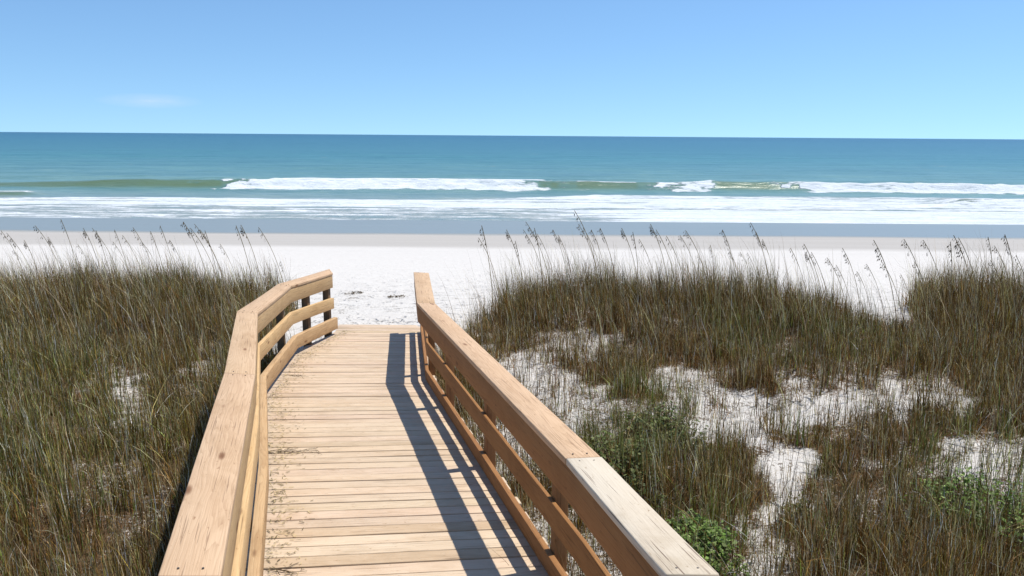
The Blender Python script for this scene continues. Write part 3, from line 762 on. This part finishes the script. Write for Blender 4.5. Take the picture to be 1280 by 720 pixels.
def stalks(name, label, n0):
    x = rng.uniform(-2.2, 14, n0); y = rng.uniform(2.5, 12.0, n0); z = ground_z(x, y)
    ok = (x > xc_right(y) + 0.1) & (rng.random(n0) < 0.35 + 0.65 * vnoise(x * 2.2, y * 2.2, 7))
    x, y, z = x[ok], y[ok], z[ok]; N = len(x)
    h = rng.uniform(0.22, 0.62, N); az = rng.uniform(0, 6.28, N); lean = np.abs(rng.normal(0.10, 0.12, N))
    c = pal(N, [BROWN, DKBR, OLIVE, STRAW], [0.38, 0.26, 0.2, 0.16], 0.35)
    V, Q, K_ = blades(np.stack([x, y, z], -1), h, az, lean, rng.uniform(0.004, 0.0075, N), c, c, K=5, kink=0.008, mottle=0.45)
    o = mesh_np(name, V, Q, M_grass, cols=K_); tag(o, label, 'grass', kind='stuff')
stalks('grass_stalks', 'thin upright dead stalks scattered over the sand right of the boardwalk', 6500)

# ------------------------------------------------------------------ sea oats: single stalks with seed heads
def oat_variant(k):
    """stem curve and seed head in a local frame: foot at the origin, top at height 1, leaning towards -x"""
    r = np.random.default_rng(100 + k)
    ln = r.uniform(0.08, 0.34); T = np.linspace(0, 1, 9)
    cx = -ln * (0.4 * T + 0.6 * T ** 2.3); cy = 0.04 * np.sin(T * 2 + k); cz = T * (1 - 0.06 * T ** 3)
    P = np.stack([cx, cy, cz], -1)
    V = []; Q = []; R = np.interp(T, [0, 1], [0.0038, 0.0022])
    for i, (p, rr) in enumerate(zip(P, R)):
        for j in range(4):
            a = j * math.pi / 2; V.append(p + [rr * math.cos(a), rr * math.sin(a), 0])
    for i in range(len(P) - 1):
        for j in range(4): a = i * 4 + j; b = i * 4 + (j + 1) % 4; Q.append((a, b, b + 4, a + 4))
    stemV, stemQ = np.array(V), np.array(Q)
    V = []; Q = []; Cc = []
    rs = np.linspace(0.74, 1.0, 6)
    for q_ in rs:
        p = np.array([np.interp(q_, T, P[:, m_]) for m_ in range(3)]); V += [p + [0.0035, 0, 0], p + [-0.0035, 0, 0]]; Cc += [(0.22, 0.17, 0.10)] * 2
    for q_ in range(5): Q.append((2 * q_, 2 * q_ + 1, 2 * q_ + 3, 2 * q_ + 2))
    n = int(r.integers(7, 24)); L = r.uniform(0.13, 0.24)
    for i in range(n):
        s_ = 1 - L * r.random() ** 0.9
        p = np.array([np.interp(s_, T, P[:, 0]), np.interp(s_, T, P[:, 1]), np.interp(s_, T, P[:, 2])])
        a = r.uniform(0, 2 * math.pi); out = r.uniform(0.003, 0.012)
        dirv = np.array([math.cos(a) * out - 0.010, math.sin(a) * out, -r.uniform(0.0, 0.03)])
        tip = p + dirv; ax = np.array([dirv[0] * 0.7, dirv[1] * 0.7, -0.028]); ax = ax / np.linalg.norm(ax)
        sd = np.cross(ax, [math.sin(a), -math.cos(a), 0.3]); sd = sd / np.linalg.norm(sd); th = np.cross(ax, sd)
        l_, w_ = r.uniform(0.020, 0.034), r.uniform(0.0035, 0.006)
        b = len(V)
        pts = [tip, tip + ax * l_ * .4 + sd * w_, tip + ax * l_, tip + ax * l_ * .4 - sd * w_, tip + ax * l_ * .4 + th * w_ * .4, tip + ax * l_ * .4 - th * w_ * .4]
        V += pts
        Q += [(b, b + 1, b + 2, b + 4), (b, b + 4, b + 2, b + 3), (b, b + 5, b + 2, b + 1), (b, b + 3, b + 2, b + 5)]
        Cc += [tuple(np.array((0.34, 0.24, 0.14)) * r.uniform(0.5, 1.3))] * 6
        # little branch joining the spikelet to the stem
        b = len(V); V += [p, p + [0, 0, 0.0025], tip + [0, 0, 0.0015], tip]; Q.append((b, b + 1, b + 2, b + 3)); Cc += [(0.22, 0.17, 0.10)] * 4
    return (stemV, stemQ, P[-1]), (np.array(V), np.array(Q), np.array(Cc))
variants = []
for k in range(8):
    (sv, sq, top), (hv, hq, hc) = oat_variant(k)
    a = mesh_np('stem', sv, sq, M_grass, cols=np.tile((0.36, 0.28, 0.15), (len(sv), 1)), smooth=True)
    b = mesh_np('seed_head', hv, hq, M_grass, cols=hc)
    variants.append((a.data, b.data, top)); bpy.data.objects.remove(a); bpy.data.objects.remove(b)
tipsL = [(1, 288), (8, 291), (17, 313), (44, 282), (76, 274), (97, 305), (104, 285), (115, 285), (120, 288), (141, 302), (143, 287), (153, 294), (166, 284), (177, 302),
         (188, 289), (200, 282), (229, 277), (238, 285), (243, 280), (250, 287), (256, 288), (295, 282), (301, 281), (323, 284), (350, 326), (30, 300), (60, 296), (212, 300), (275, 305)]
tipsR = [(602, 282), (598, 297), (633, 287), (644, 301), (657, 277), (654, 287), (668, 285), (671, 292), (691, 287), (698, 294), (718, 263), (723, 280), (729, 285), (739, 287),
         (750, 285), (777, 285), (791, 290), (799, 299), (813, 280), (820, 287), (833, 295), (850, 294), (857, 288), (872, 319), (888, 306), (903, 287), (909, 310), (925, 315),
         (934, 316), (938, 278), (945, 290), (953, 299)]
tipsF = [(988, 310), (1005, 305), (1007, 315), (1014, 315), (1034, 322), (1045, 331), (1053, 310), (1071, 339), (1083, 330), (1092, 300), (1103, 328), (1130, 299), (1143, 327),
         (1154, 300), (1126, 343), (1188, 302), (1192, 294), (1198, 297), (1235, 296), (1243, 307), (1256, 293), (1270, 319), (1238, 325)]
ONES = ['first', 'second', 'third', 'fourth', 'fifth', 'sixth', 'seventh', 'eighth', 'ninth', 'tenth', 'eleventh', 'twelfth', 'thirteenth', 'fourteenth', 'fifteenth', 'sixteenth', 'seventeenth', 'eighteenth', 'nineteenth']
def ordw(i):
    if i < 19: return ONES[i]
    i += 1
    tens = {2: 'twent', 3: 'thirt'}[i // 10]
    return tens + 'ieth' if i % 10 == 0 else tens + 'y-' + ONES[i % 10 - 1]
def put_oats(tips, where, y_lo, y_hi):
    tips = sorted(tips)
    for i, (px, py) in enumerate(tips):
        k = int(rng.integers(0, 8)); st, hd, top = variants[k]
        y = float(rng.uniform(y_lo, y_hi))
        d = ray(px, py); tt = y / d[1]; T = np.array([d[0] * tt, y, ZC + d[2] * tt])
        s_ = 1.2
        for _ in range(6):
            base = np.array([T[0] - top[0] * s_, T[1] - top[1] * s_])
            s_ = (T[2] - float(ground_z(base[0], base[1])) + 0.03) / top[2]
        e = bpy.data.objects.new('sea_oats', None); C.objects.link(e)
        e.location = (base[0], base[1], float(ground_z(base[0], base[1])) - 0.03); e.scale = (s_, s_, s_)
        e.empty_display_size = 0.1
        tall = 'tall ' if s_ > 1.35 else 'short ' if s_ < 0.9 else ''
        tag(e, f'{tall}sea oats stalk, {ordw(i)} from the left {where}', 'sea oats', 'sea oats stalks rising over the dune grass')
        for nm, me in (('stem', st), ('seed_head', hd)):
            o = bpy.data.objects.new(nm, me); C.objects.link(o); o.parent = e
            if nm == 'seed_head':
                pass
put_oats(tipsL, 'of those on the left dune', 12.6, 14.2)
put_oats(tipsR, 'of those on the right dune ridge', 12.2, 13.8)
put_oats(tipsF, 'of those over the far right dip', 10.6, 12.0)

# ------------------------------------------------------------------ low green leafy plants
def leafy(px, py, rx, ry, h, n, cols, label, name='leafy_plant'):
    c = gpt(px, py); cz = float(ground_z(c[0], c[1]))
    # stems
    V = []; Q = []; Cc = []
    lv = []; lq = []; lc = []
    ns = max(10, n // 14)
    for i in range(ns):
        a = rng.uniform(0, 2 * math.pi); r = math.sqrt(rng.random()) * (0.9 + 0.3 * math.sin(3 * a + px))
        bx, by = rx * 0.6 * r * math.cos(a), ry * 0.6 * r * math.sin(a)
        tx, ty = rx * r * math.cos(a) + rng.normal(0, .03), ry * r * math.sin(a) + rng.normal(0, .03)
        hh = h * (0.55 + 0.6 * rng.random()) * (1 - 0.45 * r * r)
        zb = float(ground_z(c[0] + bx, c[1] + by)) - cz - 0.02
        p0 = np.array([bx, by, zb]); p1 = np.array([tx, ty, zb + hh])
        w = 0.003; b = len(V)
        for p, ww in ((p0, w), ((p0 + p1) / 2 + [0, 0, 0.03], w * .8), (p1, w * .5)):
            V += [p + [ww, 0, 0], p + [-ww * .5, ww * .8, 0], p + [-ww * .5, -ww * .8, 0]]
        for s0 in (0, 3):
            for j in range(3): Q.append((b + s0 + j, b + s0 + (j + 1) % 3, b + s0 + 3 + (j + 1) % 3, b + s0 + 3 + j))
        for _ in range(n // ns):
            u = rng.uniform(0.25, 1.03); p = p0 + (p1 - p0) * u + rng.normal(0, 0.012, 3)
            az = rng.uniform(0, 2 * math.pi); tl = rng.uniform(-0.3, 0.8)
            dv = np.array([math.cos(az) * math.cos(tl), math.sin(az) * math.cos(tl), math.sin(tl)])
            sd = np.array([-math.sin(az), math.cos(az), rng.normal(0, .3)]); L_ = rng.uniform(0.025, 0.05); W_ = L_ * rng.uniform(0.25, 0.36)
            nb = len(lv); mid = p + dv * L_ * .5 + [0, 0, 0.004]
            lv += [p, mid + sd * W_, p + dv * L_, mid - sd * W_]; lq.append((nb, nb + 1, nb + 2, nb + 3))
            col = np.array(cols[int(rng.integers(len(cols)))]) * math.exp(rng.normal(0, .25)); lc += [col] * 4
    e = bpy.data.objects.new(name, None); C.objects.link(e); e.location = (c[0], c[1], cz); tag(e, label, 'plant')
    s_ = mesh_np('stems', V, Q, M_grass, cols=np.tile((0.09, 0.06, 0.03), (len(V), 1))); s_.parent = e
    l_ = mesh_np('leaves', lv, lq, M_leaf, cols=np.array(lc)); l_.parent = e
GR = [(0.10, 0.17, 0.035), (0.15, 0.23, 0.05), (0.07, 0.11, 0.03), (0.26, 0.33, 0.12)]
GD = [(0.07, 0.10, 0.03), (0.10, 0.13, 0.04), (0.14, 0.12, 0.05), (0.18, 0.20, 0.08)]
leafy(872, 705, 0.36, 0.46, 0.30, 3600, GR, 'bright green low leafy plant right behind the pale handrail board')
leafy(765, 610, 0.50, 0.62, 0.46, 4600, GD, 'dark green leafy shrub beyond the joint in the right handrail')
leafy(825, 560, 0.48, 0.55, 0.40, 2600, GD, 'loose dark green shrub in brown grass, beyond the one at the handrail joint')
leafy(1225, 640, 0.55, 0.6, 0.38, 2200, GR, 'green leafy plant among brown grass at the far right edge')
leafy(1010, 640, 0.22, 0.4, 0.22, 500, GD, 'small sparse green plant at the right side of the bare sand streak')

# ------------------------------------------------------------------ dead grass blown onto the deck
def litter_pile(px, py, spread, n, label, ang):
    c = on_plane(px, py, HDECK); V = []; Q = []; Cc = []
    z0 = zplane(HDECK, c[1])
    for i in range(n):
        a = ang + rng.normal(0, .35); p = np.array([rng.normal(0, spread), rng.normal(0, spread * .18)])
        p = p + np.array([math.cos(ang), math.sin(ang)]) * rng.normal(0, spread * .6)
        L_ = rng.uniform(0.03, 0.16); m = 4; b = len(V); w = rng.uniform(.0008, .002)
        for j in range(m + 1):
            a += rng.normal(0, .25); q = p
            nrm = np.array([-math.sin(a), math.cos(a)]) * w
            zz = -SL * q[1] + 0.006 + 0.008 * math.sin(j / m * math.pi) * rng.random()
            V += [(q[0] - nrm[0], q[1] - nrm[1], zz), (q[0] + nrm[0], q[1] + nrm[1], zz + 0.002)]
            p = p + np.array([math.cos(a), math.sin(a)]) * L_ / m
        for j in range(m): Q.append((b + 2 * j, b + 2 * j + 1, b + 2 * j + 3, b + 2 * j + 2))
        Cc += [tuple(np.array((0.07, 0.05, 0.03)) * rng.uniform(.5, 2.2))] * (2 * (m + 1))
    o = mesh_np('dry_grass_litter', V, Q, M_grass, cols=np.array(Cc)); o.location = (c[0], c[1], z0)
    tag(o, label, 'litter')
litter_pile(350, 566, 0.11, 30, 'thin drift of dry grass on the planks by the left railing, nearer one', 0.25)
litter_pile(372, 470, 0.08, 12, 'small wisp of dry grass on the planks at the bend of the left railing', -0.5)
litter_pile(332, 714, 0.05, 12, 'few dry grass bits on the planks at the bottom of the left railing', 0.2)

# straw bits and sand swept against the left edge of the planks
V = []; Q = []; Cc = []
for i in range(1500):
    yy = rng.uniform(3.0, 11.2); p, t = at_y(Lin, yy); n = np.array([t[1], -t[0]])
    q_ = p + n * (0.05 + abs(rng.normal(0, 0.11)) * (0.5 + vnoise(yy * 2.1, 3.0, 5)))
    a = rng.uniform(0, math.pi); L_ = rng.uniform(0.006, 0.045); w = rng.uniform(.0012, .0035); dv = np.array([math.cos(a), math.sin(a)]); nv = np.array([-dv[1], dv[0]]) * w
    z_ = zplane(HDECK, q_[1]) + 0.006; b = len(V)
    for pt in (q_ - nv, q_ + nv, q_ + dv * L_ + nv, q_ + dv * L_ - nv): V.append((pt[0], pt[1], z_ + 0.002 * rng.random()))
    Q.append((b, b + 1, b + 2, b + 3)); kk = rng.random()
    Cc += [tuple(np.array((0.50, 0.40, 0.22) if kk < 0.6 else (0.16, 0.13, 0.07)) * rng.uniform(.6, 1.3))] * 4
o = mesh_np('straw_bits', V, Q, M_grass, cols=np.array(Cc)); tag(o, 'straw bits scattered on the planks along the left railing', 'litter', kind='stuff')

def wrack(px, py, r, label):
    c = on_level(px, py, 1.95)
    for _ in range(4): c = on_level(px, py, float(ground_z(c[0], c[1])) + 0.01)
    z0 = float(ground_z(c[0], c[1])); V = []; Q = []; Cc = []
    for i in range(18):
        a = rng.uniform(0, 2 * math.pi); q_ = rng.normal(0, r * 0.5, 2); L_ = rng.uniform(0.05, 0.16); w = rng.uniform(.003, .007); b = len(V)
        for j in range(5):
            zz = float(ground_z(c[0] + q_[0], c[1] + q_[1])) - z0 + 0.01 + 0.05 * math.sin(j / 4 * math.pi) * rng.random()
            nr = np.array([-math.sin(a), math.cos(a)]) * w
            V += [(q_[0] - nr[0], q_[1] - nr[1], zz), (q_[0] + nr[0], q_[1] + nr[1], zz + 0.006)]
            q_ = q_ + np.array([math.cos(a), math.sin(a)]) * L_ / 4; a += rng.normal(0, .5)
        for j in range(4): Q.append((b + 2 * j, b + 2 * j + 1, b + 2 * j + 3, b + 2 * j + 2))
        Cc += [tuple(np.array((0.09, 0.068, 0.045)) * rng.uniform(.6, 2.0))] * 10
    o = mesh_np('seaweed_clump', V, Q, M_grass, cols=np.array(Cc)); o.location = (c[0], c[1], z0); tag(o, label, 'seaweed', 'dark seaweed clumps on the sand past the boardwalk')
wrack(439, 367, 0.10, 'dark seaweed clump on the sand, first of four from the left')
wrack(449, 366, 0.06, 'small dark seaweed clump on the sand, second of four from the left')
wrack(488, 372, 0.06, 'small dark seaweed clump on the sand, third of four from the left')
wrack(499, 371, 0.13, 'widest dark seaweed clump on the sand, fourth of four from the left')

# ------------------------------------------------------------------ light, sky
sd = np.array([0.36, 0.13, 0.92]); sd = sd / np.linalg.norm(sd)
el = math.asin(sd[2]); azs = math.atan2(sd[0], sd[1])
W = bpy.data.worlds.new('World'); S.world = W; W.use_nodes = True
nt = W.node_tree; nt.nodes.clear(); k = NT(nt)
sky = k.n('ShaderNodeTexSky'); sky.sky_type = 'NISHITA'; sky.sun_disc = False
sky.sun_elevation = el; sky.sun_rotation = azs; sky.altitude = 0; sky.air_density = 1.0; sky.dust_density = 0.15; sky.ozone_density = 2.2
tcg = k.n('ShaderNodeTexCoord').outputs['Generated']
up_ = k.n('ShaderNodeVectorMath', operation='ADD'); k.l(tcg, up_.inputs[0]); up_.inputs[1].default_value = (0, 0, 0.105)
nrm_ = k.n('ShaderNodeVectorMath', operation='NORMALIZE'); k.l(up_.outputs[0], nrm_.inputs[0]); k.l(nrm_.outputs[0], sky.inputs['Vector'])
bg = k.n('ShaderNodeBackground'); bg.inputs['Strength'].default_value = 0.12
gen = k.n('ShaderNodeTexCoord').outputs['Generated']
# one thin pinkish cloud wisp low over the sea, far left
cd = ray(188, 126); cd = cd / np.linalg.norm(cd)
sub = k.n('ShaderNodeVectorMath', operation='SUBTRACT'); k.l(gen, sub.inputs[0]); sub.inputs[1].default_value = tuple(cd)
mp = k.mapping(sub.outputs[0], (17, 17, 110)); ln = k.n('ShaderNodeVectorMath', operation='LENGTH'); k.l(mp, ln.inputs[0])
cn = k.noise(k.mapping(gen, (30, 30, 120)), 1.0, 4, 0.6)
cm = k.math('MULTIPLY', k.math('SUBTRACT', 1.0, ln.outputs['Value'], clamp=True), k.math('MULTIPLY', cn, 0.55), clamp=True)
c = k.mix(cm, sky.outputs[0], (7.0, 6.1, 6.6))
k.l(k.mix(1.0, c, (0.92, 1.14, 1.27), 'MULTIPLY'), bg.inputs['Color'])
o = k.n('ShaderNodeOutputWorld'); k.l(bg.outputs[0], o.inputs[0])

sl = bpy.data.lights.new('sun', 'SUN'); sl.energy = 5.0; sl.angle = math.radians(0.53); sl.color = (1.0, 0.95, 0.87)
so = bpy.data.objects.new('sun', sl); C.objects.link(so)
so.rotation_euler = Vector(tuple(sd)).to_track_quat('Z', 'Y').to_euler(); so.location = (10, 4, 30)

S.view_settings.view_transform = 'Standard'; S.view_settings.look = 'None'
S.view_settings.exposure = 0.12; S.view_settings.gamma = 1.0
try: S.view_settings.use_curve_mapping = False
except Exception: pass
S.render.engine = 'CYCLES'
